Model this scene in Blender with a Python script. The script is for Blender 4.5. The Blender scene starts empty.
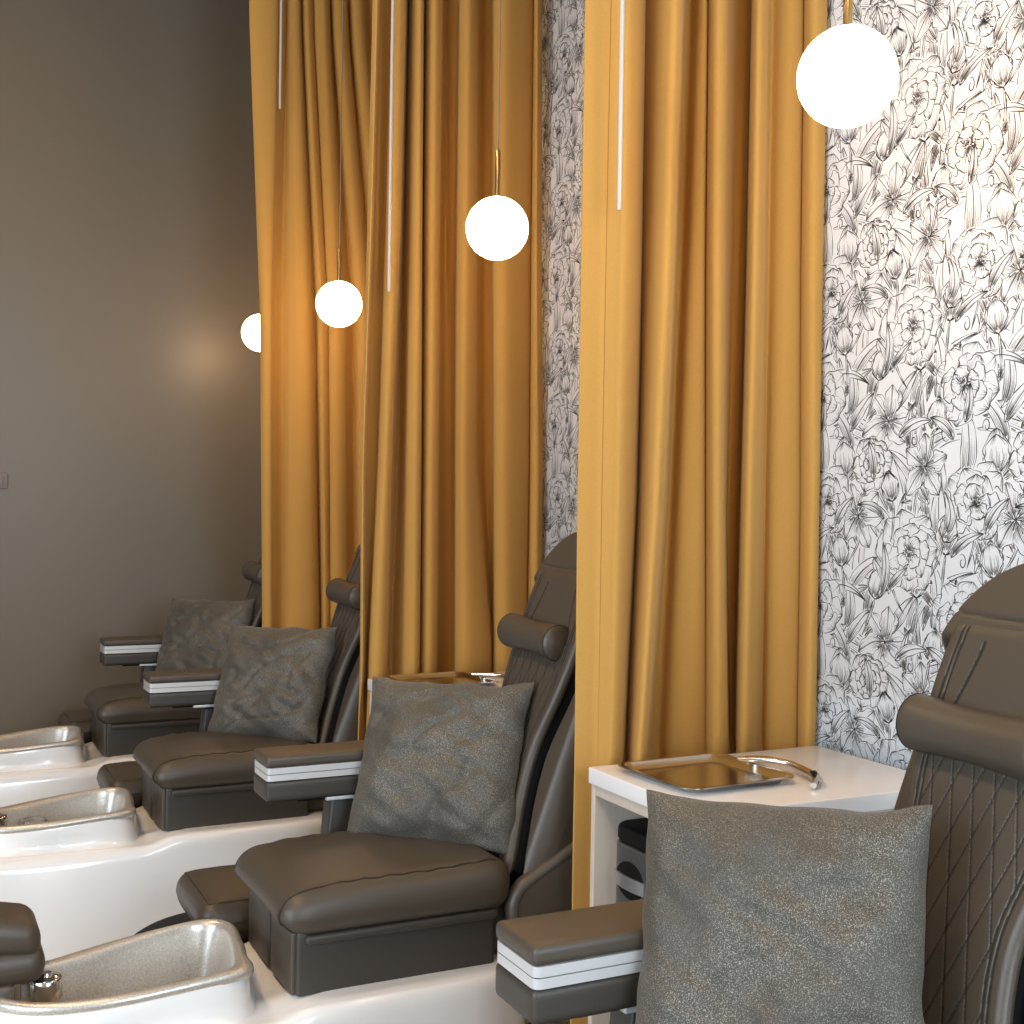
# Pedicure lounge: chairs, curtains and globe lamps along a papered wall
GLOBE, SKY, DOWN, WIN, EXPO = 30.0, 9.6, 42.0, 110.0, 0.0
import bpy, bmesh, math, random
import numpy as np
from mathutils import Vector, Matrix, noise as mnoise
random.seed(7)
SC = bpy.context.scene
COL = SC.collection
PI = math.pi
# row of stations along +Y (wall with the wallpaper is the plane x = 2.335)
ST = [0.0, 2.488, 4.113, 5.736, 7.12]
WALLX = 2.335
FARY = 7.32
CEIL = 4.9

# ------------------------------------------------------------------ materials
def new_mat(name):
    m = bpy.data.materials.new(name); m.use_nodes = True
    nt = m.node_tree
    return m, nt, nt.nodes['Principled BSDF']

def srgb(r, g, b):
    f = lambda c: (c/255/12.92) if c <= 10 else ((c/255+.055)/1.055)**2.4
    return (f(r), f(g), f(b), 1)

def simple(name, col, rough=.5, metal=0, bump=0, bscale=100, var=0, vscale=8, **kw):
    m, nt, b = new_mat(name)
    b.inputs['Base Color'].default_value = col
    b.inputs['Roughness'].default_value = rough
    b.inputs['Metallic'].default_value = metal
    for k, v in kw.items(): b.inputs[k.replace('_', ' ')].default_value = v
    tc = nt.nodes.new('ShaderNodeTexCoord')
    if bump:
        n = nt.nodes.new('ShaderNodeTexNoise'); n.inputs['Scale'].default_value = bscale; n.inputs['Detail'].default_value = 4
        nt.links.new(tc.outputs['Object'], n.inputs['Vector'])
        bp = nt.nodes.new('ShaderNodeBump'); bp.inputs['Strength'].default_value = bump; bp.inputs['Distance'].default_value = .002
        nt.links.new(n.outputs['Fac'], bp.inputs['Height']); nt.links.new(bp.outputs['Normal'], b.inputs['Normal'])
    if var:
        n = nt.nodes.new('ShaderNodeTexNoise'); n.inputs['Scale'].default_value = vscale; n.inputs['Detail'].default_value = 3
        nt.links.new(tc.outputs['Object'], n.inputs['Vector'])
        mx = nt.nodes.new('ShaderNodeMix'); mx.data_type = 'RGBA'
        mx.inputs['A'].default_value = [c*(1-var) for c in col[:3]]+[1]
        mx.inputs['B'].default_value = [min(1, c*(1+var)) for c in col[:3]]+[1]
        nt.links.new(n.outputs['Fac'], mx.inputs['Factor']); nt.links.new(mx.outputs['Result'], b.inputs['Base Color'])
    return m

M = {}
M['leather'] = simple('taupe_leather', (.066, .051, .036, 1), .42, bump=.25, bscale=420, var=.07, vscale=6)
M['leather_dark'] = simple('dark_taupe_leather', (.042, .035, .027, 1), .45, bump=.25, bscale=420)
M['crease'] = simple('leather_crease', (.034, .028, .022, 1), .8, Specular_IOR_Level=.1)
M['seam'] = simple('seam_thread', (.018, .014, .011, 1), .7)
M['stitch'] = simple('stitch_thread', (.13, .11, .09, 1), .7)
M['black'] = simple('black_plastic', (.005, .005, .005, 1), .6, Specular_IOR_Level=.15)
M['white_gloss'] = simple('white_gelcoat', (.80, .79, .77, 1), .16, Coat_Weight=.3, Coat_Roughness=.05)
M['top_white'] = simple('white_laminate', (.78, .76, .75, 1), .2)
M['trim'] = simple('silver_trim', (.58, .57, .56, 1), .35, metal=.25)
M['chrome'] = simple('chrome', (.62, .60, .57, 1), .12, metal=1)
M['steel'] = simple('tray_steel', (.66, .62, .57, 1), .2, metal=1)
M['brass'] = simple('brass', (.50, .33, .13, 1), .28, metal=1)
M['cord'] = simple('pale_cord', (.26, .20, .13, 1), .6)
M['wand'] = simple('pale_wand', (.50, .46, .42, 1), .4)
M['bin_grey'] = simple('bin_steel', (.12, .12, .118, 1), .35, metal=.6)
M['bin_silver'] = simple('bin_silver', (.5, .5, .5, 1), .3, metal=.8)
M['switch'] = simple('switch_plastic', (.20, .17, .15, 1), .5)
M['far_wall'] = simple('taupe_paint', (.165, .134, .094, 1), .40, bump=.05, bscale=120, var=.03, vscale=2)
M['plain_wall'] = simple('pale_paint', (.32, .29, .26, 1), .8)
M['ceiling'] = simple('ceiling_paint', (.22, .20, .18, 1), .9)
M['frame'] = simple('window_frame_paint', (.08, .08, .08, 1), .5)

def curtain_mat():
    m, nt, b = new_mat('mustard_cloth')
    b.inputs['Roughness'].default_value = .9
    b.inputs['Sheen Weight'].default_value = .25; b.inputs['Sheen Roughness'].default_value = .5
    b.inputs['Sheen Tint'].default_value = (1, .75, .4, 1)
    tc = nt.nodes.new('ShaderNodeTexCoord')
    n = nt.nodes.new('ShaderNodeTexNoise'); n.inputs['Scale'].default_value = 500; n.inputs['Detail'].default_value = 2
    mp = nt.nodes.new('ShaderNodeMapping'); mp.inputs['Scale'].default_value = (1, 1, .35)
    nt.links.new(tc.outputs['Object'], mp.inputs['Vector']); nt.links.new(mp.outputs['Vector'], n.inputs['Vector'])
    mx = nt.nodes.new('ShaderNodeMix'); mx.data_type = 'RGBA'
    mx.inputs['A'].default_value = (.40, .205, .040, 1); mx.inputs['B'].default_value = (.51, .275, .060, 1)
    nt.links.new(n.outputs['Fac'], mx.inputs['Factor']); nt.links.new(mx.outputs['Result'], b.inputs['Base Color'])
    bp = nt.nodes.new('ShaderNodeBump'); bp.inputs['Strength'].default_value = .12; bp.inputs['Distance'].default_value = .001
    nt.links.new(n.outputs['Fac'], bp.inputs['Height']); nt.links.new(bp.outputs['Normal'], b.inputs['Normal'])
    return m
M['curtain'] = curtain_mat()

def pillow_mat():
    # grey crushed velvet shot with fine metallic thread
    m, nt, b = new_mat('glitter_velvet')
    tc = nt.nodes.new('ShaderNodeTexCoord')
    n1 = nt.nodes.new('ShaderNodeTexNoise'); n1.inputs['Scale'].default_value = 560; n1.inputs['Detail'].default_value = 2
    n2 = nt.nodes.new('ShaderNodeTexNoise'); n2.inputs['Scale'].default_value = 5; n2.inputs['Detail'].default_value = 3
    for n in (n1, n2): nt.links.new(tc.outputs['Object'], n.inputs['Vector'])
    r1 = nt.nodes.new('ShaderNodeValToRGB'); r1.color_ramp.elements[0].position = .50; r1.color_ramp.elements[1].position = .72
    nt.links.new(n1.outputs['Fac'], r1.inputs['Fac'])
    r2 = nt.nodes.new('ShaderNodeValToRGB'); r2.color_ramp.elements[0].position = .32; r2.color_ramp.elements[1].position = .62
    r2.color_ramp.elements[0].color = (.25, .25, .25, 1)
    nt.links.new(n2.outputs['Fac'], r2.inputs['Fac'])
    mu = nt.nodes.new('ShaderNodeMath'); mu.operation = 'MULTIPLY'
    nt.links.new(r1.outputs['Color'], mu.inputs[0]); nt.links.new(r2.outputs['Color'], mu.inputs[1])
    mx = nt.nodes.new('ShaderNodeMix'); mx.data_type = 'RGBA'
    mx.inputs['A'].default_value = (.045, .039, .029, 1); mx.inputs['B'].default_value = (.38, .35, .28, 1)
    nt.links.new(mu.outputs[0], mx.inputs['Factor']); nt.links.new(mx.outputs['Result'], b.inputs['Base Color'])
    b.inputs['Roughness'].default_value = .55
    m2 = nt.nodes.new('ShaderNodeMath'); m2.operation = 'MULTIPLY'; m2.inputs[1].default_value = .45
    nt.links.new(mu.outputs[0], m2.inputs[0]); nt.links.new(m2.outputs[0], b.inputs['Metallic'])
    b.inputs['Sheen Weight'].default_value = .16; b.inputs['Sheen Roughness'].default_value = .4
    bp = nt.nodes.new('ShaderNodeBump'); bp.inputs['Strength'].default_value = .5; bp.inputs['Distance'].default_value = .002
    nt.links.new(n1.outputs['Fac'], bp.inputs['Height']); nt.links.new(bp.outputs['Normal'], b.inputs['Normal'])
    return m
M['pillow'] = pillow_mat()

def basin_mat():
    m, nt, b = new_mat('hammered_silver_basin')
    tc = nt.nodes.new('ShaderNodeTexCoord')
    n = nt.nodes.new('ShaderNodeTexNoise'); n.inputs['Scale'].default_value = 230; n.inputs['Detail'].default_value = 5
    nt.links.new(tc.outputs['Object'], n.inputs['Vector'])
    r = nt.nodes.new('ShaderNodeValToRGB')
    r.color_ramp.elements[0].position = .35; r.color_ramp.elements[0].color = (.47, .43, .37, 1)
    r.color_ramp.elements[1].position = .66; r.color_ramp.elements[1].color = (.64, .60, .54, 1)
    nt.links.new(n.outputs['Fac'], r.inputs['Fac']); nt.links.new(r.outputs['Color'], b.inputs['Base Color'])
    b.inputs['Metallic'].default_value = .6; b.inputs['Roughness'].default_value = .36
    bp = nt.nodes.new('ShaderNodeBump'); bp.inputs['Strength'].default_value = .3; bp.inputs['Distance'].default_value = .001
    nt.links.new(n.outputs['Fac'], bp.inputs['Height']); nt.links.new(bp.outputs['Normal'], b.inputs['Normal'])
    return m
M['basin'] = basin_mat()

def wood_mat():
    m, nt, b = new_mat('pale_wood')
    tc = nt.nodes.new('ShaderNodeTexCoord')
    mp = nt.nodes.new('ShaderNodeMapping'); mp.inputs['Scale'].default_value = (14, 14, 1.2)
    n = nt.nodes.new('ShaderNodeTexNoise'); n.inputs['Scale'].default_value = 6; n.inputs['Detail'].default_value = 6
    nt.links.new(tc.outputs['Object'], mp.inputs['Vector']); nt.links.new(mp.outputs['Vector'], n.inputs['Vector'])
    mx = nt.nodes.new('ShaderNodeMix'); mx.data_type = 'RGBA'
    mx.inputs['A'].default_value = (.48, .40, .32, 1); mx.inputs['B'].default_value = (.64, .55, .45, 1)
    nt.links.new(n.outputs['Fac'], mx.inputs['Factor']); nt.links.new(mx.outputs['Result'], b.inputs['Base Color'])
    b.inputs['Roughness'].default_value = .5
    return m
M['wood'] = wood_mat()
M['hem'] = simple('hem_thread', (.24, .11, .02, 1), .9)

def floor_mat():
    m, nt, b = new_mat('grey_plank_floor')
    tc = nt.nodes.new('ShaderNodeTexCoord')
    br = nt.nodes.new('ShaderNodeTexBrick'); br.inputs['Scale'].default_value = 1
    br.inputs['Brick Width'].default_value = 1.2; br.inputs['Row Height'].default_value = .18; br.inputs['Mortar Size'].default_value = .003
    br.inputs['Color1'].default_value = (.30, .27, .24, 1); br.inputs['Color2'].default_value = (.36, .33, .29, 1); br.inputs['Mortar'].default_value = (.1, .09, .08, 1)
    nt.links.new(tc.outputs['Object'], br.inputs['Vector']); nt.links.new(br.outputs['Color'], b.inputs['Base Color'])
    b.inputs['Roughness'].default_value = .4
    return m
M['floor'] = floor_mat()
M['paper'] = simple('wallpaper_white', (.84, .835, .83, 1), .75)
M['ink_light'] = simple('wallpaper_pale_ink', (.20, .195, .185, 1), .8)
M['ink'] = simple('wallpaper_ink', (.050, .048, .045, 1), .8)

def emit(name, col, s):
    m = bpy.data.materials.new(name); m.use_nodes = True
    nt = m.node_tree; nt.nodes.clear()
    o = nt.nodes.new('ShaderNodeOutputMaterial'); e = nt.nodes.new('ShaderNodeEmission')
    e.inputs['Color'].default_value = col; e.inputs['Strength'].default_value = s
    nt.links.new(e.outputs[0], o.inputs[0]); return m
M['globe'] = emit('lit_opal_glass', (1, .66, .36, 1), GLOBE)
def clear_mat():
    m, nt, b = new_mat('clear_plastic')
    b.inputs['Base Color'].default_value = (.9, .88, .84, 1); b.inputs['Roughness'].default_value = .08
    b.inputs['Transmission Weight'].default_value = .85; b.inputs['IOR'].default_value = 1.3
    return m
M['clear'] = clear_mat()

# ------------------------------------------------------------------ mesh helpers
def rb_pt(p, lo, hi, r):
    R = [min(r, (hi[k]-lo[k])/2) for k in range(3)]
    q = Vector([min(max(p[k], lo[k]+R[k]), hi[k]-R[k]) for k in range(3)]); d = Vector(p)-q
    if d.length > 1e-9: d.normalize(); q += Vector((d.x*R[0], d.y*R[1], d.z*R[2]))+d*.0006
    return q
class MB:
    def __init__(s): s.v = []; s.f = []; s.m = []
    def add(s, vs, fs, mi=0):
        o = len(s.v); s.v.extend(tuple(p) for p in vs)
        for f in fs: s.f.append(tuple(i+o for i in f)); s.m.append(mi)
    def grid(s, P, closed_u=False, closed_v=False, mi=0):
        nu, nv = len(P), len(P[0]); o = len(s.v)
        for row in P: s.v.extend(tuple(p) for p in row)
        for i in range(nu if closed_u else nu-1):
            for j in range(nv if closed_v else nv-1):
                a = i*nv+j; b = ((i+1) % nu)*nv+j; c = ((i+1) % nu)*nv+(j+1) % nv; d = i*nv+(j+1) % nv
                s.f.append((o+a, o+b, o+c, o+d)); s.m.append(mi)
    def loft(s, rings, cap0=True, cap1=True, mi=0):
        o = len(s.v); n = len(rings[0])
        s.grid(rings, closed_v=True, mi=mi)
        if cap0: s.f.append(tuple(o+i for i in range(n))); s.m.append(mi)
        if cap1: s.f.append(tuple(o+(len(rings)-1)*n+i for i in reversed(range(n)))); s.m.append(mi)
    def tube(s, path, r, n=10, mi=0, caps=True):
        path = [Vector(p) for p in path]; rings = []; up = None
        rs = r if isinstance(r, (list, tuple)) else [r]*len(path)
        for i, p in enumerate(path):
            t = (path[min(i+1, len(path)-1)]-path[max(i-1, 0)]).normalized()
            if up is None:
                up = Vector((0, 0, 1)) if abs(t.z) < .9 else Vector((1, 0, 0))
            a = t.cross(up).normalized(); b = a.cross(t).normalized(); up = b
            rings.append([p+rs[i]*(math.cos(k*2*PI/n)*a+math.sin(k*2*PI/n)*b) for k in range(n)])
        s.loft(rings, caps, caps, mi)
    def lathe(s, c, prof, n=32, mi=0, axis='z', caps=True):
        rings = []
        for r, h in prof:
            ring = []
            for k in range(n):
                a = 2*PI*k/n; x, y = r*math.cos(a), r*math.sin(a)
                p = {'z': (x, y, h), 'y': (x, h, -y), 'x': (h, x, y)}[axis]
                ring.append((c[0]+p[0], c[1]+p[1], c[2]+p[2]))
            rings.append(ring)
        s.loft(rings, caps, caps, mi)
    def rbox(s, lo, hi, r, n=4, fn=None, mi=0, rs=None):
        # box with rounded edges on a subdivided grid; fn may then deform every point
        ax = []
        for k in range(3):
            L = hi[k]-lo[k]; rr = min(r, L/2*.999)
            c = [rr*(1-math.cos(t*PI/8)) * 1.0 for t in range(5)]
            c = [0, .12*rr, .3*rr, .58*rr, rr]
            inner = [rr+(L-2*rr)*i/n for i in range(1, n)]
            ax.append([lo[k]+q for q in c+inner]+[hi[k]-q for q in reversed(c)])
        def pt(p):
            q = [min(max(p[k], lo[k]+min(r, (hi[k]-lo[k])/2)), hi[k]-min(r, (hi[k]-lo[k])/2)) for k in range(3)]
            d = Vector(p)-Vector(q)
            if d.length < 1e-9: o = Vector(p)
            else:
                R = Vector([min(r, (hi[k]-lo[k])/2) for k in range(3)])
                d.normalize(); o = Vector(q)+Vector((d.x*R.x, d.y*R.y, d.z*R.z))
            return fn(o) if fn else o
        key = {}; base = len(s.v)
        def vid(p):
            k = tuple(round(c, 6) for c in p)
            if k not in key: key[k] = len(s.v); s.v.append(tuple(pt(p)))
            return key[k]
        for a in range(3):
            b, c = (a+1) % 3, (a+2) % 3
            for side in (0, 1):
                w = lo[a] if side == 0 else hi[a]
                for i in range(len(ax[b])-1):
                    for j in range(len(ax[c])-1):
                        q = []
                        for (ii, jj) in ((i, j), (i+1, j), (i+1, j+1), (i, j+1)):
                            p = [0, 0, 0]; p[a] = w; p[b] = ax[b][ii]; p[c] = ax[c][jj]; q.append(vid(p))
                        if side == 0: q.reverse()
                        s.f.append(tuple(q)); s.m.append(mi)
    def panel(s, outline, n_vec, origin, eu, ev, t0, t1, r, mi=0, k=4, dome=0):
        # closed slab: 2D outline (u, v) with rounded rim, extruded along n_vec from t0 to t1
        O = [Vector((a, b)) for a, b in outline]; N = len(O)
        area = sum(O[i].x*O[(i+1) % N].y-O[(i+1) % N].x*O[i].y for i in range(N))
        sg = 1 if area > 0 else -1
        nor = []
        for i in range(N):
            t = (O[(i+1) % N]-O[i-1]).normalized(); nor.append(Vector((t.y, -t.x))*sg)
        origin, eu, ev, n_vec = Vector(origin), Vector(eu), Vector(ev), Vector(n_vec)
        rings = []
        prof = [(r*(1-math.sin(j*PI/2/k)), t0+r*(1-math.cos(j*PI/2/k))) for j in range(k+1)]
        prof += [(r*(1-math.cos(j*PI/2/k)), t1-r*(1-math.sin(j*PI/2/k))) for j in range(k+1)]
        if dome:
            c = sum(O, Vector((0, 0)))/N
        for ins, t in prof:
            rings.append([origin+eu*(p.x-q.x*ins)+ev*(p.y-q.y*ins)+n_vec*t for p, q in zip(O, nor)])
        s.loft(rings, mi=mi)
    def build(s, name, mats, parent=None, smooth=True, loc=None, shade=None):
        me = bpy.data.meshes.new(name); me.from_pydata(s.v, [], s.f)
        if not isinstance(mats, (list, tuple)): mats = [mats]
        for m in mats: me.materials.append(M[m] if isinstance(m, str) else m)
        me.polygons.foreach_set('material_index', s.m)
        bm = bmesh.new(); bm.from_mesh(me)
        bmesh.ops.recalc_face_normals(bm, faces=bm.faces); bm.to_mesh(me); bm.free()
        if smooth:
            me.polygons.foreach_set('use_smooth', [True]*len(me.polygons))
            me.set_sharp_from_angle(angle=math.radians(50))
        o = bpy.data.objects.new(name, me); COL.objects.link(o)
        if parent is not None: o.parent = parent
        if loc is not None: o.location = loc
        return o

def thing(name, label, cat, loc=(0, 0, 0), group=None):
    o = bpy.data.objects.new(name, None); COL.objects.link(o); o.location = loc
    o.empty_display_size = .1
    return tag(o, label, cat, group)
def tag(o, label, cat, group=None):
    o['label'] = label; o['category'] = cat
    if group: o['group'] = group
    return o
def struct(o): o['kind'] = 'structure'; return o
def copy_tree(o, parent=None, loc=None):
    c = o.copy(); COL.objects.link(c)
    if parent is not None: c.parent = parent
    if loc is not None: c.location = loc
    for ch in list(o.children): copy_tree(ch, c)
    return c
def smooth01(a, b, x):
    t = min(1, max(0, (x-a)/(b-a))); return t*t*(3-2*t)
def cat(P, sub, closed=False):
    out = []; n = len(P); P = [np.array(p, float) for p in P]
    rng = range(n if closed else n-1)
    for i in rng:
        if closed: a, b, c, d = P[i-1], P[i], P[(i+1) % n], P[(i+2) % n]
        else: a, b, c, d = P[max(i-1, 0)], P[i], P[i+1], P[min(i+2, n-1)]
        for k in range(sub):
            t = k/sub
            out.append(.5*((2*b)+(-a+c)*t+(2*a-5*b+4*c-d)*t*t+(-a+3*b-3*c+d)*t**3))
    if not closed: out.append(P[-1])
    return out
CURT1 = ([2.23, 1.53, 0.9], [(1.566, 1.565, 1.569, 0.302), (1.595, 1.592, 1.594, 0.293), (1.622, 1.619, 1.62, 0.284), (1.643, 1.639, 1.633, 0.258), (1.656, 1.652, 1.643, 0.241), (1.692, 1.688, 1.674, 0.258), (1.758, 1.758, 1.734, 0.328), (1.781, 1.78, 1.756, 0.354), (1.768, 1.755, 1.731, 0.293), (1.763, 1.743, 1.712, 0.241), (1.771, 1.748, 1.71, 0.214), (1.8, 1.775, 1.736, 0.232), (1.856, 1.83, 1.791, 0.311), (1.917, 1.893, 1.854, 0.389), (1.94, 1.913, 1.881, 0.389), (1.926, 1.905, 1.881, 0.337), (1.943, 1.944, 1.929, 0.316), (1.963, 1.975, 1.989, 0.323), (1.976, 1.989, 2.001, 0.337), (1.954, 1.968, 1.98, 0.293), (1.955, 1.969, 1.986, 0.264), (1.982, 1.993, 2.018, 0.27), (2.025, 2.036, 2.062, 0.32), (2.096, 2.093, 2.116, 0.389), (2.124, 2.101, 2.12, 0.389), (2.14, 2.124, 2.128, 0.389), (2.151, 2.143, 2.138, 0.389), (2.085, 2.079, 2.074, 0.293), (2.074, 2.069, 2.068, 0.253), (2.109, 2.103, 2.107, 0.267), (2.156, 2.155, 2.157, 0.32), (2.197, 2.198, 2.202, 0.354), (2.21, 2.206, 2.205, 0.328), (2.239, 2.245, 2.244, 0.311), (2.28, 2.294, 2.294, 0.316), (2.316, 2.322, 2.322, 0.354), (2.28, 2.293, 2.294, 0.302), (2.278, 2.293, 2.288, 0.258), (2.319, 2.322, 2.322, 0.267), (2.322, 2.322, 2.322, 0.311)])
CURT2 = ([2.58, 1.7, 0.97], [(1.561, 1.547, 1.555, 0.284), (1.562, 1.542, 1.55, 0.249), (1.593, 1.572, 1.578, 0.311), (1.625, 1.606, 1.597, 0.337), (1.647, 1.628, 1.602, 0.328), (1.63, 1.612, 1.584, 0.267), (1.643, 1.621, 1.6, 0.232), (1.671, 1.649, 1.638, 0.249), (1.705, 1.684, 1.673, 0.328), (1.744, 1.73, 1.713, 0.389), (1.737, 1.737, 1.724, 0.328), (1.724, 1.723, 1.725, 0.267), (1.737, 1.741, 1.747, 0.232), (1.762, 1.772, 1.778, 0.258), (1.82, 1.829, 1.834, 0.389), (1.825, 1.833, 1.837, 0.389), (1.792, 1.799, 1.801, 0.293), (1.798, 1.804, 1.81, 0.241), (1.832, 1.839, 1.847, 0.258), (1.87, 1.877, 1.884, 0.337), (1.913, 1.927, 1.934, 0.389), (1.929, 1.958, 1.97, 0.372), (1.941, 1.949, 1.961, 0.337), (1.924, 1.931, 1.942, 0.284), (1.938, 1.943, 1.973, 0.241), (1.986, 2.0, 2.071, 0.267), (2.017, 2.031, 2.112, 0.32), (2.074, 2.089, 2.142, 0.372), (2.095, 2.114, 2.13, 0.337), (2.076, 2.096, 2.111, 0.284), (2.104, 2.118, 2.14, 0.249), (2.171, 2.186, 2.198, 0.267), (2.243, 2.251, 2.248, 0.302), (2.274, 2.283, 2.279, 0.354), (2.254, 2.263, 2.264, 0.302), (2.255, 2.275, 2.278, 0.267), (2.294, 2.318, 2.322, 0.302)])
CURT3 = ([3.76, 2.41, 0.95], [(1.473, 1.541, 1.571, 0.104), (1.507, 1.554, 1.581, 0.079), (1.588, 1.582, 1.604, 0.074), (1.639, 1.613, 1.632, 0.114), (1.66, 1.655, 1.674, 0.144), (1.665, 1.688, 1.702, 0.114), (1.673, 1.721, 1.749, 0.084), (1.702, 1.762, 1.807, 0.079), (1.719, 1.792, 1.846, 0.104), (1.737, 1.812, 1.869, 0.154), (1.746, 1.828, 1.876, 0.154), (1.738, 1.823, 1.87, 0.104), (1.75, 1.84, 1.878, 0.084), (1.775, 1.869, 1.9, 0.099), (1.793, 1.884, 1.913, 0.124), (1.799, 1.881, 1.91, 0.094), (1.827, 1.914, 1.94, 0.074), (1.857, 1.954, 1.984, 0.089), (1.875, 1.978, 2.004, 0.124), (1.895, 2.02, 2.05, 0.154), (1.89, 2.024, 2.059, 0.104), (1.914, 2.047, 2.077, 0.079), (1.954, 2.088, 2.113, 0.094), (1.983, 2.133, 2.16, 0.144), (1.994, 2.155, 2.177, 0.084), (2.038, 2.2, 2.223, 0.084), (2.086, 2.251, 2.273, 0.144), (2.132, 2.298, 2.32, 0.124), (2.223, 2.322, 2.322, 0.079), (2.322, 2.322, 2.322, 0.114)])
# ------------------------------------------------------------------ wallpaper: inked peonies, lilies, tulips and leaves
TW, TH = .53, .58
def wallpaper_tile():
    rg = random.Random(11); shapes = []
    def petal(bx, by, ang, L, W, tip=.55, bend=0., ruf=.04, hatch=7, heavy=1.0, fold=False):
        n = 18; ca, sa = math.cos(ang), math.sin(ang)
        def ax(t):
            a = bend*t; x = L*t*math.cos(a); y = L*t*math.sin(a); return x, y, a
        ph = rg.random()*6.28; f1 = rg.uniform(3, 5)
        def pt(t, s):
            x, y, a = ax(t)
            w = W*(math.sin(PI*min(1, max(0, t))**(tip+.35))**.75 if 0 < t < 1 else 0)
            w *= 1+ruf*3*math.sin(f1*4*t+ph)*(t > .3)
            x -= math.sin(a)*s*w; y += math.cos(a)*s*w
            return (bx+x*ca-y*sa, by+x*sa+y*ca)
        T = [i/n for i in range(n+1)]
        left = [pt(t, 1) for t in T]; right = [pt(t, -1) for t in T]
        poly = left+right[::-1]; st = []
        wv = lambda m, t: m*(.35+.65*abs(math.sin(2.3*t*PI+ph))**2)*heavy
        st.append((left, [wv(.0013, t) for t in T])); st.append((right, [wv(.0013, t+.4) for t in T]))
        for k in range(hatch):
            s = -.8+1.6*(k+rg.uniform(.2, .8))/hatch; t1 = rg.uniform(.22, .62); m = 9
            t00 = rg.uniform(.06, .2); ts = [t00+(t1+.08-t00)*i/m for i in range(m+1)]
            st.append(([pt(t, s) for t in ts], [.0009*heavy*(1-i/m)+.00025 for i in range(m+1)], 1))
            if rg.random() < .55:
                t0 = rg.uniform(.68, .9); ts = [.985-(.985-t0)*i/5 for i in range(6)]
                st.append(([pt(t, s*.95) for t in ts], [.0007*(1-i/5)+.0002 for i in range(6)], 1))
        if fold:
            st.append(([pt(t, .06*math.sin(5*t)) for t in T[:-1]], [.0011*heavy]*n))
        shapes.append((poly, st))
    def leaf(x, y, ang, L, W, bend):
        petal(x, y, ang, L, W, tip=.5, bend=bend, ruf=.015, hatch=9, heavy=1.0, fold=True)
    def peony(x, y, R, a0):
        for k in range(9): petal(x, y, a0+k*2*PI/9+rg.uniform(-.15, .15), R*rg.uniform(.92, 1.12), R*.36, tip=1.3, bend=rg.uniform(-.3, .3), ruf=.06, hatch=11)
        for k in range(8): petal(x, y, a0+.3+k*2*PI/8+rg.uniform(-.2, .2), R*rg.uniform(.66, .8), R*.27, tip=1.3, bend=rg.uniform(-.5, .5), ruf=.06, hatch=10)
        for k in range(6): petal(x, y, a0+k*2*PI/6+rg.uniform(-.2, .2), R*rg.uniform(.42, .52), R*.2, tip=1.2, bend=rg.uniform(-.6, .6), ruf=.05, hatch=8, heavy=1.1)
        for k in range(26):
            a = rg.random()*6.28; r = R*.2*rg.random()**.5; q = (x+r*math.cos(a), y+r*math.sin(a))
            shapes.append(([(q[0]+.0022*math.cos(j), q[1]+.0022*math.sin(j)) for j in range(6)], [([(q[0], q[1]), (q[0]+.004*math.cos(a), q[1]+.004*math.sin(a))], [.0017, .0006])]))
    def lily(x, y, R, a0, n=6):
        for k in list(range(0, n, 2))+list(range(1, n, 2)):
            petal(x, y, a0+k*2*PI/n+rg.uniform(-.15, .15), R*rg.uniform(.85, 1.1), R*.27, tip=.75, bend=rg.uniform(-.35, .35), ruf=.05, hatch=10, heavy=.85, fold=True)
        for k in range(7):
            a = a0+k*.9+rg.uniform(-.2, .2); r = R*rg.uniform(.25, .42); m = 5
            P = [(x+r*i/m*math.cos(a+.3*i/m), y+r*i/m*math.sin(a+.3*i/m)) for i in range(m+1)]
            shapes.append(([P[-1], (P[-1][0]+.002, P[-1][1]), (P[-1][0], P[-1][1]+.002)], [(P, [.0006]*m+[.0024])]))
    def tulip(x, y, R, a):
        for d, w in ((.5, .30), (-.5, .30), (.24, .34), (-.22, .34), (0, .36)):
            petal(x, y, a+d, R*rg.uniform(.9, 1.08), R*w, tip=.75, bend=-d*1.1, ruf=.03, hatch=12, heavy=1.05)
        petal(x, y, a+PI+rg.uniform(-.2, .2), R*1.3, .0035, tip=.2, bend=rg.uniform(-.4, .4), ruf=0, hatch=1)
    def curl(x, y, R, a0):
        m = 22; P = [(x+R*(1-.035*i)*math.cos(a0+.33*i), y+R*(1-.035*i)*math.sin(a0+.33*i)*1.6) for i in range(m)]
        shapes.append(([P[0], P[7], P[14]], [(P, [.0004+.0011*math.sin(PI*i/m) for i in range(m)])]))
    # foliage behind
    for k in range(58):
        a = PI/2+rg.choice((-1, 1))*abs(rg.gauss(.3, .45))
        leaf(rg.random()*TW, rg.random()*TH, a, rg.uniform(.12, .24), rg.uniform(.012, .026), rg.uniform(-.9, .9))
    for k in range(10): curl(rg.random()*TW, rg.random()*TH, rg.uniform(.010, .018), rg.random()*6)
    for k in range(7): tulip(rg.random()*TW, rg.random()*TH, rg.uniform(.075, .105), PI/2+rg.uniform(-.5, .5))
    peony(.12, .11, .100, .4); lily(.38, .03, .098, .9, 6); peony(.30, .27, .105, 1.2); lily(.49, .36, .094, .2, 6)
    peony(.08, .40, .098, 2.); lily(.25, .49, .092, .5, 5); tulip(.42, .14, .085, 1.75); tulip(.02, .22, .085, 1.4)
    tulip(.18, .30, .075, 2.0); peony(.44, .50, .075, .7); tulip(.36, .40, .08, 1.3); tulip(.22, .0, .08, 1.8)
    for k in range(12): leaf(rg.random()*TW, rg.random()*TH, PI/2+rg.uniform(-.8, .8), rg.uniform(.09, .15), rg.uniform(.011, .018), rg.uniform(-.8, .8))
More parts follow.
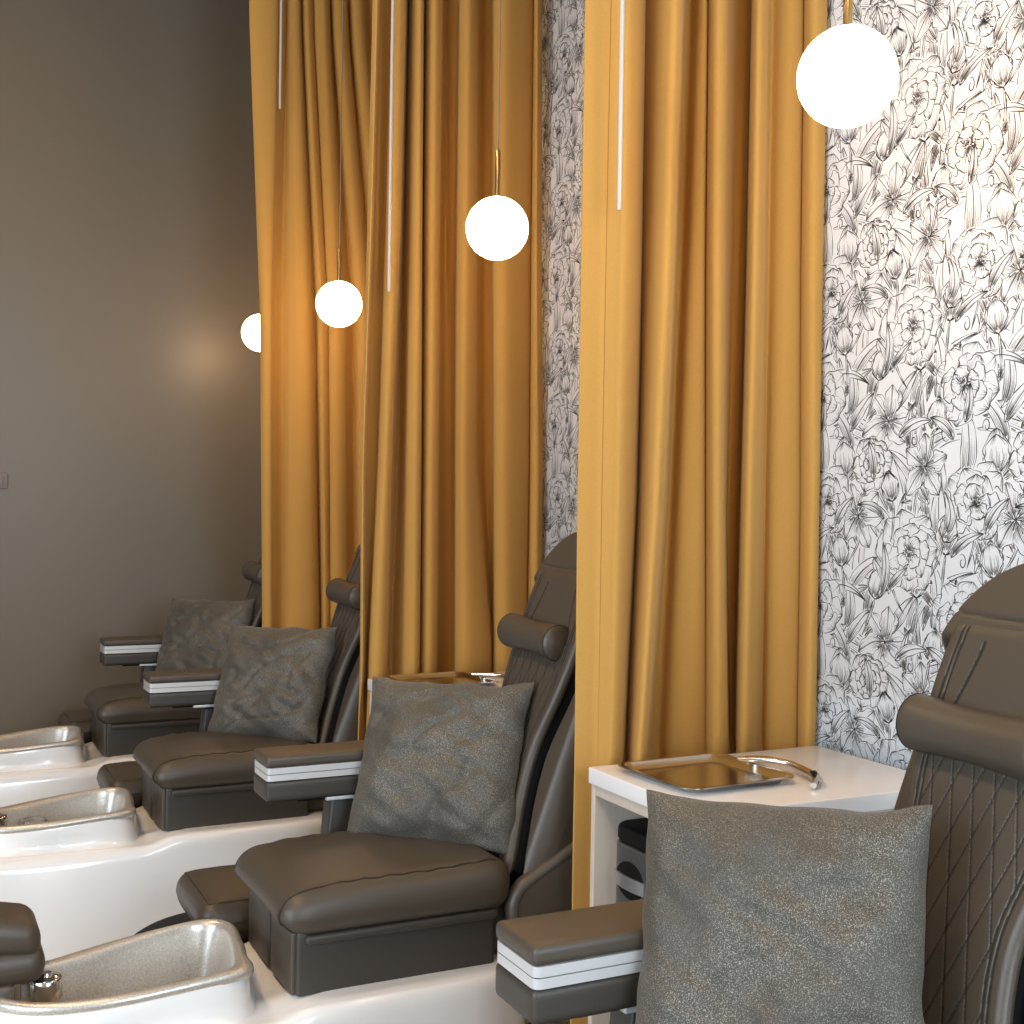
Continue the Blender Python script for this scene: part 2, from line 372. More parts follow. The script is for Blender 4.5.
    # which shape lies on top, at half a millimetre
    res = .0006; nx, ny = int(TW/res), int(TH/res)
    own = np.full((nx, ny), -1, np.int32)
    for idx, (poly, st) in enumerate(shapes):
        P = np.array(poly)/res; x0, y0 = np.floor(P.min(0)).astype(int); x1, y1 = np.ceil(P.max(0)).astype(int)
        X, Y = np.meshgrid(np.arange(x0, x1+1)+.5, np.arange(y0, y1+1)+.5, indexing='ij'); ins = np.zeros(X.shape, bool)
        for (ax_, ay), (bx, by) in zip(P, np.roll(P, -1, 0)):
            if ay == by: continue
            c = ((ay > Y) != (by > Y)) & (X < (bx-ax_)*(Y-ay)/(by-ay)+ax_); ins ^= c
        I, J = np.nonzero(ins)
        own[(I+x0) % nx, (J+y0) % ny] = idx
    Q = []; LT = []
    for idx, (poly, st) in enumerate(shapes):
        for P, W, *lt in st:
            vis = [own[int(p[0]/res) % nx, int(p[1]/res) % ny] <= idx for p in P]
            for i in range(len(P)-1):
                if not (vis[i] and vis[i+1]): continue
                (ax_, ay), (bx, by) = P[i], P[i+1]; d = math.hypot(bx-ax_, by-ay)
                if d < 1e-6: continue
                e = .00025/d; px, py = -(by-ay)/d, (bx-ax_)/d
                ax_, ay, bx, by = ax_-(bx-ax_)*e, ay-(by-ay)*e, bx+(bx-ax_)*e, by+(by-ay)*e
                Q.append([(ax_+px*W[i], ay+py*W[i]), (bx+px*W[i+1], by+py*W[i+1]), (bx-px*W[i+1], by-py*W[i+1]), (ax_-px*W[i], ay-py*W[i])]); LT.append(1+len(lt))
    return np.array(Q), np.array(LT, np.int32)

def wallpaper_wall():
    Q, LT = wallpaper_tile(); mats = []
    Y0, Y1 = -3.2, FARY+.1
    yy, zz = [], []
    blocks = []
    for i in range(int((1.0)//TW), int(FARY/TW)+1):
        for j in range(0, int(CEIL/TH)+1):
            B = Q+np.array([i*TW, j*TH])
            mx, mn = B.max(1), B.min(1)
            k = (mx[:, 0] < FARY-.002) & (mx[:, 1] < CEIL-.01) & (mn[:, 1] > .01)
            B = B[k]; mats.append(LT[k])
            blocks.append(B)
    B = np.concatenate(blocks); n = len(B)
    V = np.empty((n*4+8, 3), np.float32)
    V[8:, 0] = WALLX-.0006; V[8:, 1:] = B.reshape(-1, 2)
    V[:8] = [(x, y, z) for x in (WALLX, WALLX+.12) for y in (Y0, Y1) for z in (0, CEIL)]
    F = [(0, 1, 3, 2), (4, 6, 7, 5), (0, 4, 5, 1), (2, 3, 7, 6), (1, 5, 7, 3), (0, 2, 6, 4)]
    loops = np.concatenate([np.array(F).ravel(), np.arange(8, 8+4*n)]).astype(np.int32)
    me = bpy.data.meshes.new('wall_right'); me.vertices.add(len(V)); me.vertices.foreach_set('co', V.ravel())
    me.loops.add(len(loops)); me.loops.foreach_set('vertex_index', loops)
    me.polygons.add(n+6); me.polygons.foreach_set('loop_start', np.arange(0, 4*(n+6), 4, dtype=np.int32))
    me.polygons.foreach_set('loop_total', np.full(n+6, 4, np.int32))
    me.materials.append(M['paper']); me.materials.append(M['ink']); me.materials.append(M['ink_light'])
    me.polygons.foreach_set('material_index', np.concatenate([np.zeros(6, np.int32), np.concatenate(mats)]))
    me.update(calc_edges=True); me.validate()
    o = bpy.data.objects.new('wall_right', me); COL.objects.link(o); print('wallpaper quads', n)
    return struct(o)
wallpaper_wall()
# ------------------------------------------------------------------ room shell
def box_struct(name, lo, hi, mat):
    b = MB(); x0, y0, z0 = lo; x1, y1, z1 = hi
    b.add([(x, y, z) for x in (x0, x1) for y in (y0, y1) for z in (z0, z1)], [(0, 1, 3, 2), (4, 6, 7, 5), (0, 4, 5, 1), (2, 3, 7, 6), (1, 5, 7, 3), (0, 2, 6, 4)])
    return struct(b.build(name, mat, smooth=False))
LX = -4.4; NY = -3.2
box_struct('floor', (LX-.12, NY-.12, -.1), (WALLX+.12, FARY+.12, 0), 'floor')
box_struct('ceiling', (LX-.12, NY-.12, CEIL), (WALLX+.12, FARY+.12, CEIL+.1), 'ceiling')
box_struct('wall_far', (LX-.12, FARY, 0), (WALLX, FARY+.12, CEIL), 'far_wall')
def wall_with_opening(name, axis, pos, thick, a0, a1, o0, o1, z0, z1, mat):
    b = MB()
    for (p0, p1, q0, q1) in ((a0, a1, 0, z0), (a0, a1, z1, CEIL), (a0, o0, z0, z1), (o1, a1, z0, z1)):
        lo = (pos, p0, q0) if axis == 'y' else (p0, pos, q0)
        hi = (pos+thick, p1, q1) if axis == 'y' else (p1, pos+thick, q1)
        b.add([(x, y, z) for x in (lo[0], hi[0]) for y in (lo[1], hi[1]) for z in (lo[2], hi[2])], [(0, 1, 3, 2), (4, 6, 7, 5), (0, 4, 5, 1), (2, 3, 7, 6), (1, 5, 7, 3), (0, 2, 6, 4)])
    return struct(b.build(name, mat, smooth=False))
WL = (-2.6, 2.4, .5, 3.6)     # window in the left wall: y0, y1, z0, z1
WN = (.0, 1.8, 1.2, 3.6)      # window in the near wall: x0, x1, z0, z1
wall_with_opening('wall_left', 'y', LX-.12, .12, NY-.12, FARY, WL[0], WL[1], WL[2], WL[3], 'plain_wall')
wall_with_opening('wall_near', 'x', NY-.12, .12, LX, WALLX, WN[0], WN[1], WN[2], WN[3], 'plain_wall')
def window(name, axis, pos, a0, a1, z0, z1, n):
    b = MB(); t = .05
    def bar(p0, p1, q0, q1):
        lo = (pos-t, p0, q0) if axis == 'y' else (p0, pos-t, q0); hi = (pos-.01, p1, q1) if axis == 'y' else (p1, pos-.01, q1)
        b.rbox(lo, hi, .004, 1)
    bar(a0, a1, z0, z0+t); bar(a0, a1, z1-t, z1)
    for k in range(n+1):
        c = a0+(a1-a0-t)*k/n; bar(c, c+t, z0+t, z1-t)
    return struct(b.build(name, 'frame'))
window('window_1', 'y', LX, WL[0], WL[1], WL[2], WL[3], 4)
window('window_2', 'x', NY, WN[0], WN[1], WN[2], WN[3], 3)

# wall switch on the far wall
sw = thing('wall_switch', 'small grey switch plate on the plain taupe far wall', 'switch', (.506, FARY, 1.61))
b = MB(); b.rbox((-.042, -.012, -.042), (.042, 0, .042), .004, 1); b.build('plate', 'switch', sw)
b = MB(); b.rbox((-.018, -.018, -.028), (.018, -.012, .028), .003, 1); b.build('rocker', 'switch', sw)

# ------------------------------------------------------------------ pedicure spa chair, in station coordinates (x, y from the station, z)
BX, BY = 1.0, -1.0
class PB(MB):
    def build(s, name, mats, parent=None, **k):
        s.v = [(p[0]-BX, p[1]-BY, p[2]) for p in s.v]
        return MB.build(s, name, mats, parent, **k)

A = math.radians(20.3); SA, CA = math.sin(A), math.cos(A)
YC = -.99
def back_pt(w, h, t): return (1.452+h*SA-t*CA, YC+w, .565+h*CA+t*SA)
BL_ = .955
def half_w(h, base=.246):
    R = .26; w = base-.012*smooth01(.45, .75, h)
    if h > BL_-R: w *= max(0., 1-((h-(BL_-R))/R)**2.3)**.5
    return w

def make_chair():
    root = thing('pedicure_chair', 'chair', 'pedicure chair', (BX, BY, 0), 'pedicure chairs along the wallpapered wall')
    # ---- tub body
    N = 96; bc = (.48, -1.03)
    def outline(pts):
        P = cat(pts, 16, closed=True); c = np.array(bc)
        ang = [math.atan2(p[1]-c[1], p[0]-c[0]) for p in P]; rad = [math.hypot(*(p-c)) for p in P]
        k = np.argsort(ang); ang = np.array(ang)[k]; rad = np.array(rad)[k]
        th = np.array([-PI+2*PI*i/N for i in range(N)])
        rr = np.interp(th, np.concatenate([ang-2*PI, ang, ang+2*PI]), np.tile(rad, 3))
        return th, rr
    bas = [(.70, -1.212), (.60, -1.222), (.42, -1.212), (.28, -1.165), (.19, -1.06), (.215, -.985), (.32, -.935), (.47, -.885), (.62, -.852), (.74, -.838), (.786, -.89), (.780, -1.0), (.757, -1.12), (.738, -1.18)]
    tub = [(1.42, -1.295), (1.1, -1.312), (.8, -1.312), (.5, -1.312), (.2, -1.29), (-.06, -1.2), (-.15, -1.03), (-.06, -.87), (.2, -.79), (.5, -.765), (.8, -.765), (1.1, -.765), (1.42, -.79), (1.50, -.90), (1.51, -1.05), (1.495, -1.20)]
    th, rb = outline(bas); _, ro = outline(tub)
    cx, cy = bc; P = lambda r, i, z: (cx+r*math.cos(th[i]), cy+r*math.sin(th[i]), z)
    def deck(x): return .322+.03*smooth01(.80, .90, x)
    b = PB(); rings = []
    zr = lambda x: .405+.022*smooth01(.25, .75, x)
    def ring(fr, zf):
        out = []
        for i in range(N):
            r = fr(i); x = cx+r*math.cos(th[i]); out.append(P(r, i, zf(x, i)))
        rings.append(out)
    ring(lambda i: rb[i]+.004, lambda x, i: zr(x)-.014)
    ring(lambda i: rb[i]+.020, lambda x, i: zr(x)-.014)
    ring(lambda i: rb[i]+.027, lambda x, i: .37)
    ring(lambda i: min(rb[i]+.029, ro[i]-.08), lambda x, i: max(deck(x)+.012, .345))
    ring(lambda i: min(rb[i]+.042, ro[i]-.07), lambda x, i: deck(x)+.002)
    for f in (.25, .5, .75): ring(lambda i: (min(rb[i]+.042, ro[i]-.07))*(1-f)+(ro[i]-.045)*f, lambda x, i: deck(x))
    for q in (0, .25, .5, .75, 1): ring(lambda i: ro[i]-.045+.045*math.sin(q*PI/2), lambda x, i: deck(x)-.045*(1-math.cos(q*PI/2)))
    fl = lambda i: max(0, -math.sin(th[i]))
    ring(lambda i: ro[i]+.014*fl(i), lambda x, i: .2)
    ring(lambda i: ro[i]+.035*fl(i), lambda x, i: .1)
    ring(lambda i: ro[i]+.06*fl(i), lambda x, i: .0)
    b.loft(rings, cap0=False); tubo = b.build('tub', 'white_gloss', root)
    # ---- basin liner with a rolled rim
    b = PB(); rings = []
    zr = lambda x: .405+.022*smooth01(.25, .75, x)
    prof = [(.004, -.018), (.012, -.016), (.016, -.006), (.013, .004), (.004, .009), (-.006, .007), (-.014, -.003), (-.018, -.02)]
    nose_a = math.atan2(-1.19-cy, .745-cx)
    for dr, dz in prof: ring(lambda i: rb[i]+dr+(.022*math.exp(-((th[i]-nose_a)/.16)**2)+.004*(math.sin(th[i]) < -.05) if dr > 0 else 0), lambda x, i: zr(x)+dz)
    for f, z in ((.035, .33), (.05, .25), (.075, .19), (.11, .16), (.16, .15)): ring(lambda i: max(rb[i]-f, .03), lambda x, i: z)
    ring(lambda i: .02, lambda x, i: .148)
    b.loft(rings, cap0=False); bas_o = b.build('basin', 'basin', tubo)
    b = PB(); b.lathe((.55, -1.03, .151), [(.0, 0), (.024, 0), (.026, .003), (.02, .006), (0, .006)], 20); b.build('drain', 'chrome', tubo)
    # ---- footrest over the basin's front end
    b = PB(); b.rbox((-.02, -1.05, .405), (.325, -.86, .49), .036, 5); fr = b.build('footrest', 'leather', root)
    b = PB(); b.rbox((-.02, -1.05, .485), (.315, -.86, .572), .036, 5, fn=lambda p: Vector((p.x, p.y, p.z-.03*max(0, (p.x-.15)/.17)**2))); b.build('top_pad', 'leather', fr)
    b = PB(); b.rbox((.02, -1.0, .392), (.28, -.91, .406), .004, 2); b.tube([(.265, -1.02, .41), (.265, -1.02, .37)], .008); b.tube([(.04, -.955, .40), (-.02, -.955, .33), (-.055, -.955, .30)], .018); b.build('bracket', 'chrome', fr)
    b = PB(); b.lathe((.330, -1.0, 0), [(.0, .352), (.030, .352), (.036, .358), (.036, .402), (.032, .407), (.014, .409), (.012, .416), (0, .416)], 28); b.tube([(.330, -1.0, .385), (.27, -.965, .399)], .010); b.build('knob', 'chrome', fr)
    # ---- seat base
    b = PB()
    b.rbox((.872, -1.222, .345), (1.40, -.78, .505), .012, 4); base = b.build('seat_base', 'leather_dark', root)
    b = PB(); b.rbox((.862, -1.205, .346), (.885, -1.02, .50), .008, 3); b.rbox((.862, -1.0, .346), (.885, -.80, .50), .008, 3); b.build('front_panel', 'leather', base)
    b = PB(); b.rbox((.89, -1.240, .472), (1.40, -1.15, .497), .010, 4); b.build('skirt', 'leather_dark', base)
    b = PB(); b.rbox((1.12, -.80, .362), (1.36, -.60, .44), .02, 2); b.build('arm_bracket', 'leather_dark', base)
    # ---- seat cushion
    def seatf(p):
        x, y, z = p
        wy = (y-YC)/.26; wx = (x-1.14)/.32
        if z > .53:
            z += .018*(1-wy*wy)*(1-max(-1, min(1, wx))**2) - .012*smooth01(1.0, .84, x)+.012*smooth01(1.2, 1.44, x)
        n = smooth01(1.02, .84, x)
        x -= .018*n*max(0, 1-abs(z-.55)/.08)
        if z < .53: x += n*.02*(.53-z)/.05
        z += .0022*math.sin(x*95+3*math.sin(y*9))*smooth01(.57, .6, z)*smooth01(.85, 1.0, x)
        return Vector((x, y, z))
    b = PB(); b.rbox((.842, -1.255, .488), (1.445, -.745, .610), .058, 14, fn=seatf); cush = b.build('seat_cushion', 'leather', root)
    LO, HI = (.842, -1.255, .488), (1.445, -.745, .610)
    for sy in (-1, 1):
        yy = YC+sy*.226; b = PB()
        path = [(LO[0], yy, .492+.118*k/14) for k in range(15)]+[(LO[0]+.006*k, yy, HI[2]) for k in range(1, 10)]+[(LO[0]+.06+.02*k, yy, HI[2]) for k in range(26)]
        b.tube([seatf(rb_pt(q, LO, HI, .058)) for q in path], .0018, 6); b.build('seam', 'seam', cush)
    # ---- backrest: padded front with a quilted middle
    PH = np.array([0, .03, .10, .17, .24, .31, .36, .41, .48, .56, .66, .74, .81]); PW = np.array([.206, .205, .182, .158, .142, .134, .138, .150, .167, .178, .183, .180, .170])
    pad_w = lambda h: float(np.interp(h, PH, PW)+np.interp(h-.02, PH, PW)+np.interp(h+.02, PH, PW))/3
    g = lambda q, s: math.exp(-(q/s)**2)
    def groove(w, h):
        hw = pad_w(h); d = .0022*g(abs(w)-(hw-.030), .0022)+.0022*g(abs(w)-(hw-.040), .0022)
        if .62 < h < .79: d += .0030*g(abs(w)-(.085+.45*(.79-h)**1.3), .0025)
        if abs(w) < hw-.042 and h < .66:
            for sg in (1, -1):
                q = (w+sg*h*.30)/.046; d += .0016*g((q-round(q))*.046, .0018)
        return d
    def slab(b, width, hs, us, tf, tb, rr=.045, cap=True, groovy=False):
        F, B = [], []
        for h in hs:
            hw = max(width(h), .0005); fr_, br_ = [], []
            for u in us:
                w = u*hw; e = min(1, (1-abs(u))*hw/rr); rim = math.sqrt(max(0, 1-(1-e)**2))
                eb = min(1, (h-hs[0])/.03); rim *= math.sqrt(max(0, 1-(1-eb)**2))
                if cap: ec = min(1, (hs[-1]-h)/.03); rim *= math.sqrt(max(0, 1-(1-ec)**2))
                f = tf(w, h) if callable(tf) else tf
                mid = .5*(f+tb) if not callable(tf) else -.09
                t = mid+(f-mid)*rim
                if groovy: t -= groove(w, h)*rim
                fr_.append(back_pt(w, h, t)); br_.append(back_pt(w, h, mid+(tb-mid)*rim))
            F.append(fr_); B.append(br_)
        b.grid(F)
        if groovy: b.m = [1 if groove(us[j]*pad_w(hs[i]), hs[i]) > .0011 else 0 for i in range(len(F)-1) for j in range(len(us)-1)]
        b.grid([r[::-1] for r in B])
    us = [-1+2*k/190 for k in range(191)]; us = [math.sin(u*PI/2)*.35+u*.65 for u in us]
    hs = [.83*i/300 for i in range(301)]
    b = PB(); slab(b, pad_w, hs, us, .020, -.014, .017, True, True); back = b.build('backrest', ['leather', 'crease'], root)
    b = PB(); slab(b, lambda h: pad_w(h)-.002, [.83*i/60 for i in range(61)], us[::5], -.006, -.10, .004); b.build('gap_shade', 'black', back)  # black slab standing in for the shade in the gap behind the pad
    def shell_front(w, h):
        hood = smooth01(.760, .800, h)
        gap = 1-smooth01(.010, .020, abs(w)-pad_w(min(h, .81)))
        t = -.020
        t = t*(1-hood)+.016*hood
        t -= .062*gap*(1-hood)
        t -= .004*g(h-.835-.25*w*w, .0028)*(abs(w) < .19)
        return t
    sh = [-.05, -.03]+[BL_*.82*i/190 for i in range(191)]+[BL_*.82+BL_*.18*math.sin(k/70*PI/2) for k in range(1, 71)]
    b = PB(); slab(b, half_w, sh, us, shell_front, -.235, .034, False); shell = b.build('back_shell', 'leather', back)
    # ---- headrest roll
    b = PB(); prof = []
    for k in range(41):
        s = -1+2*k/40; L = .16
        e = max(0, (abs(s)*L-(L-.028))/.028); r = .0505*(1-.13*(1-s*s)**2)*math.sqrt(max(1e-5, 1-.999*min(1, e)**2.6))
        prof.append((r, s*L))
    ring_ = []
    hc = back_pt(.0, .622, .036); TI = .03
    for r, y in prof:
        ring_.append([(hc[0]+1.0*r*math.cos(a)*1.0+ (0), hc[1]+.026+y, hc[2]+r*math.sin(a)*1.02+y*TI) for a in [2*PI*i/36 for i in range(36)]])
    b.loft(ring_); hd = b.build('headrest', 'leather', root)
    for sy in (-1, 1):
        b = PB(); b.tube([(hc[0]+.0485*math.cos(a), hc[1]+.026+sy*.141, hc[2]+.0495*math.sin(a)+sy*.141*TI) for a in [2*PI*i/40 for i in range(41)]], .0016, 6); b.build('seam', 'seam', hd)
    # ---- armrest on the far side
    def nose(p): return p
    b = PB(); b.rbox((.925, -.742, .700), (1.52, -.592, .7595), .012, 5); arm = b.build('armrest', 'leather_dark', root)
    b = PB(); b.rbox((.9262, -.7408, .760), (1.515, -.5932, .777), .014, 3, fn=lambda p: Vector((p.x, p.y, .760 if p.z < .7685 else .777))); b.build('trim', 'trim', arm)
    b = PB(); b.rbox((.9262, -.7408, .779), (1.515, -.5932, .796), .014, 3, fn=lambda p: Vector((p.x, p.y, .779 if p.z < .7875 else .796))); b.build('trim', 'trim', arm)
    b = PB(); b.rbox((.930, -.737, .7770), (1.51, -.597, .779), .001, 1); b.build('gap', 'seam', arm)
    b = PB(); b.rbox((.925, -.742, .796), (1.52, -.592, .828), .0105, 5); b.build('arm_pad', 'leather', arm)
    b = PB(); b.rbox((1.10, -.735, .690), (1.45, -.64, .7015), .003, 1); b.rbox((1.02, -.72, .692), (1.10, -.62, .7015), .003, 1, mi=1); b.build('mount_plate', ['trim', 'black'], arm)
    b = PB()
    b.panel([(1.10, .40), (1.38, .40), (1.42, .69), (1.125, .69)], (0, 1, 0), (0, -.70, 0), (1, 0, 0), (0, 0, 1), 0, .075, .012); b.build('arm_support', 'leather_dark', root)
    # ---- bolster panel on the near side of the hips
    cap = []
    p0, p1, r = Vector((1.515, .49)), Vector((1.88, .69)), .088
    d = (p1-p0).normalized(); a0 = math.atan2(d.y, d.x)
    for k in range(17): a = a0+PI/2+PI*k/16; cap.append((p0.x+r*math.cos(a), p0.y+r*math.sin(a)))
    for k in range(17): a = a0-PI/2+PI*k/16; cap.append((p1.x+r*math.cos(a), p1.y+r*math.sin(a)))
    b = PB(); b.panel(cap, (0, 1, 0), (0, -1.252, 0), (1, 0, 0), (0, 0, 1), 0, .048, .018, k=6); bol = b.build('side_bolster', 'leather', root)
    b = PB(); q = [(p0.x+(x-p0.x)*.0+ (x-p0.x)*.9 if False else x, z) for x, z in cap]
    rr = r-.020; path = [(p0.x+rr*math.cos(a0+PI/2+PI*k/16), -1.2525, p0.y+rr*math.sin(a0+PI/2+PI*k/16)) for k in range(17)]
    path = [(p1.x-rr*math.sin(a0), -1.2525, p1.y+rr*math.cos(a0))]+path+[(p1.x+rr*math.sin(a0), -1.2525, p1.y-rr*math.cos(a0))]
    b.tube(path, .0016, 6); b.build('seam', 'seam', bol)
    b = PB(); b.rbox((1.38, -1.19, .353), (1.58, -.79, .50), .03, 3); b.build('recline_housing', 'leather_dark', root)
    return root

chair = make_chair()
chair_labels = [
    'taupe leather pedicure chair nearest the camera, quilted back rising at the right edge',
    'taupe leather pedicure chair with whole seat visible, left of the nearest mustard curtain',
    'taupe leather pedicure chair between the middle and farthest mustard curtains, over the second visible basin',
    'taupe leather pedicure chair farthest away, against the plain taupe wall']
chairs = [chair]+[copy_tree(chair) for _ in range(3)]
for i, c in enumerate(chairs):
    c.location = (BX, ST[i+1]+BY, 0); c['label'] = chair_labels[i]

for o in chairs[2].children:
    if o.name.startswith('armrest'): o.location = (-.028, 0, .010)
for o in chairs[0].children:
    if o.name.startswith('armrest'): o.location = (-.010, 0, .010)

# clear cup standing in the basin of the third chair
b = MB(); b.lathe((0, 0, 0), [(.0, .0), (.036, 0), (.038, .01), (.041, .19), (.043, .228), (.040, .232), (.034, .228), (.033, .205), (.0, .200)], 32)
cup = b.build('clear_cup', 'clear', loc=(.455, ST[3]-1.0, .151)); tag(cup, 'clear plastic cup standing inside the second visible foot basin', 'cup')

# ------------------------------------------------------------------ technician stools parked beside the tubs
def make_stool():
    root = thing('technician_stool', 'stool', 'stool', (.93, -.5, 0), 'low technician stools')
    b = MB()
    def f(p):
        x, y, z = p
        if z < .378: k = (.378-z)/.08; x *= 1-.12*k; y *= 1-.10*k
        if z > .378: z += .012*(1-(x/.18)**2)*(1-(y/.17)**2)+.0015*math.sin(x*80)
        return Vector((x, y, z))
    SLO, SHI = (-.178, -.21, .303), (.165, .165, .430); b.rbox(SLO, SHI, .05, 9, fn=f); s = b.build('seat', 'leather', root)
    b = MB(); m = .026; x0, x1, y0, y1 = -.178+m, .165-m, -.21+m, .165-m
    path = [(x0, y0+(y1-y0)*t/8) for t in range(8)]+[(x0+(x1-x0)*t/8, y1) for t in range(8)]+[(x1, y1-(y1-y0)*t/8) for t in range(8)]+[(x1-(x1-x0)*t/8, y0) for t in range(9)]
    b.tube([f(rb_pt((x, y, SHI[2]), SLO, SHI, .05)) for x, y in path], .0016, 6); b.build('seam', 'seam', s)
    b = MB(); b.lathe((0, .13, 0), [(0, .185), (.30, .185), (.315, .19), (.315, .203), (.30, .212), (0, .222)], 48); b.build('foot_ring', 'black', root)
    b = MB(); b.lathe((0, .02, 0), [(0, .06), (.03, .06), (.03, .31), (0, .31)], 20); b.build('column', 'black', root)
    for k in range(5):
        a = k*2*PI/5+.3; b = MB(); e = (.19*math.cos(a), .02+.19*math.sin(a))
        b.tube([(0, .02, .085), (e[0], e[1], .062)], [.018, .012], 8); leg = b.build('leg', 'black', root)
        b = MB(); b.lathe((e[0], e[1], .025), [(0, -.012), (.022, -.012), (.025, -.008), (.025, .008), (.022, .012), (0, .012)], 16, axis='x'); b.tube([(e[0], e[1], .03), (e[0], e[1], .062)], .007, 6); b.build('caster', 'black', leg)
    return root
stool = make_stool()
for i, (st, lab) in enumerate(((2, 'low taupe padded stool with black base behind the largest fully visible seat'),
                               (3, 'low taupe padded stool beside the second visible chair, above the white tub'),
                               (4, 'low taupe padded stool beside the farthest chair, against the taupe wall'))):
    s = stool if i == 0 else copy_tree(stool)
    s.location = (.93, ST[st]-.505, 0); s['label'] = lab

# ------------------------------------------------------------------ pillows
def make_pillow(seed, W=.47, H=.43):
    b = MB(); n = 60
    def surf(sgn):
        P = []
        for i in range(n+1):
            u = -1+2*i/n; u = math.sin(u*PI/2)*.4+u*.6; row = []
            for j in range(n+1):
                v = -1+2*j/n; v = math.sin(v*PI/2)*.4+v*.6
                x = W/2*u*(1-.045*(1-v*v)); z = H/2*v*(1-.045*(1-u*u))
                k = max(0, (1-u**4)*(1-v**4)); t = .074*k**.72
                q = Vector((u*1.7+seed*3.1, v*1.7, seed*1.7+sgn))
                wr = mnoise.noise(q*1.3)*.020+mnoise.noise(Vector((q.x*2.2+q.y*3.4, q.y*1.2-q.x, q.z)))*.012+mnoise.noise(q*5)*.003
                if seed > 1: wr -= .012*max(0, 1-abs(mnoise.noise(Vector((q.x*.7-q.y*1.3, q.y*.5+q.x*.4, q.z+9))))*7)
                t += wr*k**.5*(1 if sgn < 0 else .5)
                x += .013*mnoise.noise(Vector((v*2.6, seed+u, 1)))*abs(u)**3; z += .011*mnoise.noise(Vector((u*2.6, seed+v, 5)))*abs(v)**3
                row.append((x, sgn*(t+.003), z))
            P.append(row)
        return P
    F, B = surf(-1), surf(1)
    b.grid(F); b.grid(B)
    rim = lambda P: [P[i][0] for i in range(n)]+[P[n][j] for j in range(n)]+[P[i][n] for i in range(n, 0, -1)]+[P[0][j] for j in range(n, 0, -1)]
    b.grid([rim(F), rim(B)], closed_v=True)
    return b
def place_pillow(i, BLc, BRc, TLc, TRc, label):
    BLc, BRc, TLc, TRc = map(Vector, (BLc, BRc, TLc, TRc)); cc = Vector((0, -ST[i], 1.55)); sc = .977 if i == 1 else .988
    BLc, BRc, TLc, TRc = [cc+(p-cc)*sc for p in (BLc, BRc, TLc, TRc)]; off = Vector((0, ST[i], 0))
    c = (BLc+BRc+TLc+TRc)/4; ex = ((BRc-BLc)+(TRc-TLc)).normalized(); ez = ((TLc-BLc)+(TRc-BRc)); ez = (ez-ex*ez.dot(ex)).normalized(); ey = ez.cross(ex)
    o = make_pillow(i, ((BRc-BLc).length+(TRc-TLc).length)/2*(1.03 if i == 1 else 1.035), ((TLc-BLc).length+(TRc-BRc).length)/2*(1.02 if i == 1 else 1.05)).build('throw_pillow', 'pillow')
    o.matrix_world = Matrix.Translation(c+off) @ Matrix((ex, ey, ez)).transposed().to_4x4()
    return tag(o, label, 'pillow', 'glitter velvet pillows')
q = ((1.14, -.75, .605), (1.47, -1.13, .605), (1.29, -.66, 1.0), (1.605, -1.013, 1.03))
place_pillow(1, (1.078, -.74, .605), (1.375, -1.095, .615), (1.215, -.64, 1.025), (1.515, -.995, 1.06), 'grey glitter velvet pillow on the nearest chair, largest of the pillows')
place_pillow(2, *q, 'grey crushed velvet pillow between two armrests, in front of the middle table')
place_pillow(3, *[(a-.03, b_, c_) for a, b_, c_ in q], 'grey velvet pillow on the second visible chair, below the smallest whole globe lamp')
place_pillow(4, *q, 'dark grey velvet pillow farthest away, against the taupe wall')

# ------------------------------------------------------------------ side tables
TB = (1.555, -.30, 0)
def make_table():
    root = thing('side_table', 'table', 'table', (1.9, -.04, 0), 'white topped side tables')
    o = (-1.9, .04)
    def bx(lo, hi, r, name, mat, par):
        b = MB(); b.rbox((lo[0]+o[0], lo[1]+o[1], lo[2]), (hi[0]+o[0], hi[1]+o[1], hi[2]), r, 2); return b.build(name, mat, par)
    bx((1.555, -.30, .845), (2.279, .207, .886), .004, 'tabletop', 'top_white', root)
    bx((1.563, .186, 0), (2.27, .204, .845), .002, 'side_panel', 'wood', root)
    bx((1.563, -.292, 0), (2.27, -.271, .845), .002, 'side_panel', 'wood', root)
    bx((1.563, -.271, .818), (1.583, .186, .845), .002, 'rail', 'wood', root)
    bx((2.255, -.271, .1), (2.27, .186, .845), .002, 'back_panel', 'wood', root)
    return root
table = make_table()
for i, (st, lab) in enumerate(((1, 'white topped wooden side table with a grey bin under it, nearest the camera'),
                               (2, 'white topped side table behind the crushed velvet pillow, below the middle curtain'),
                               (3, 'white topped side table mostly hidden behind the second visible chair, below the farthest curtain'))):
    t = table if i == 0 else copy_tree(table)
    t.location = (1.9, ST[st]-.04-(.16 if st == 3 else 0), 0); t['label'] = lab

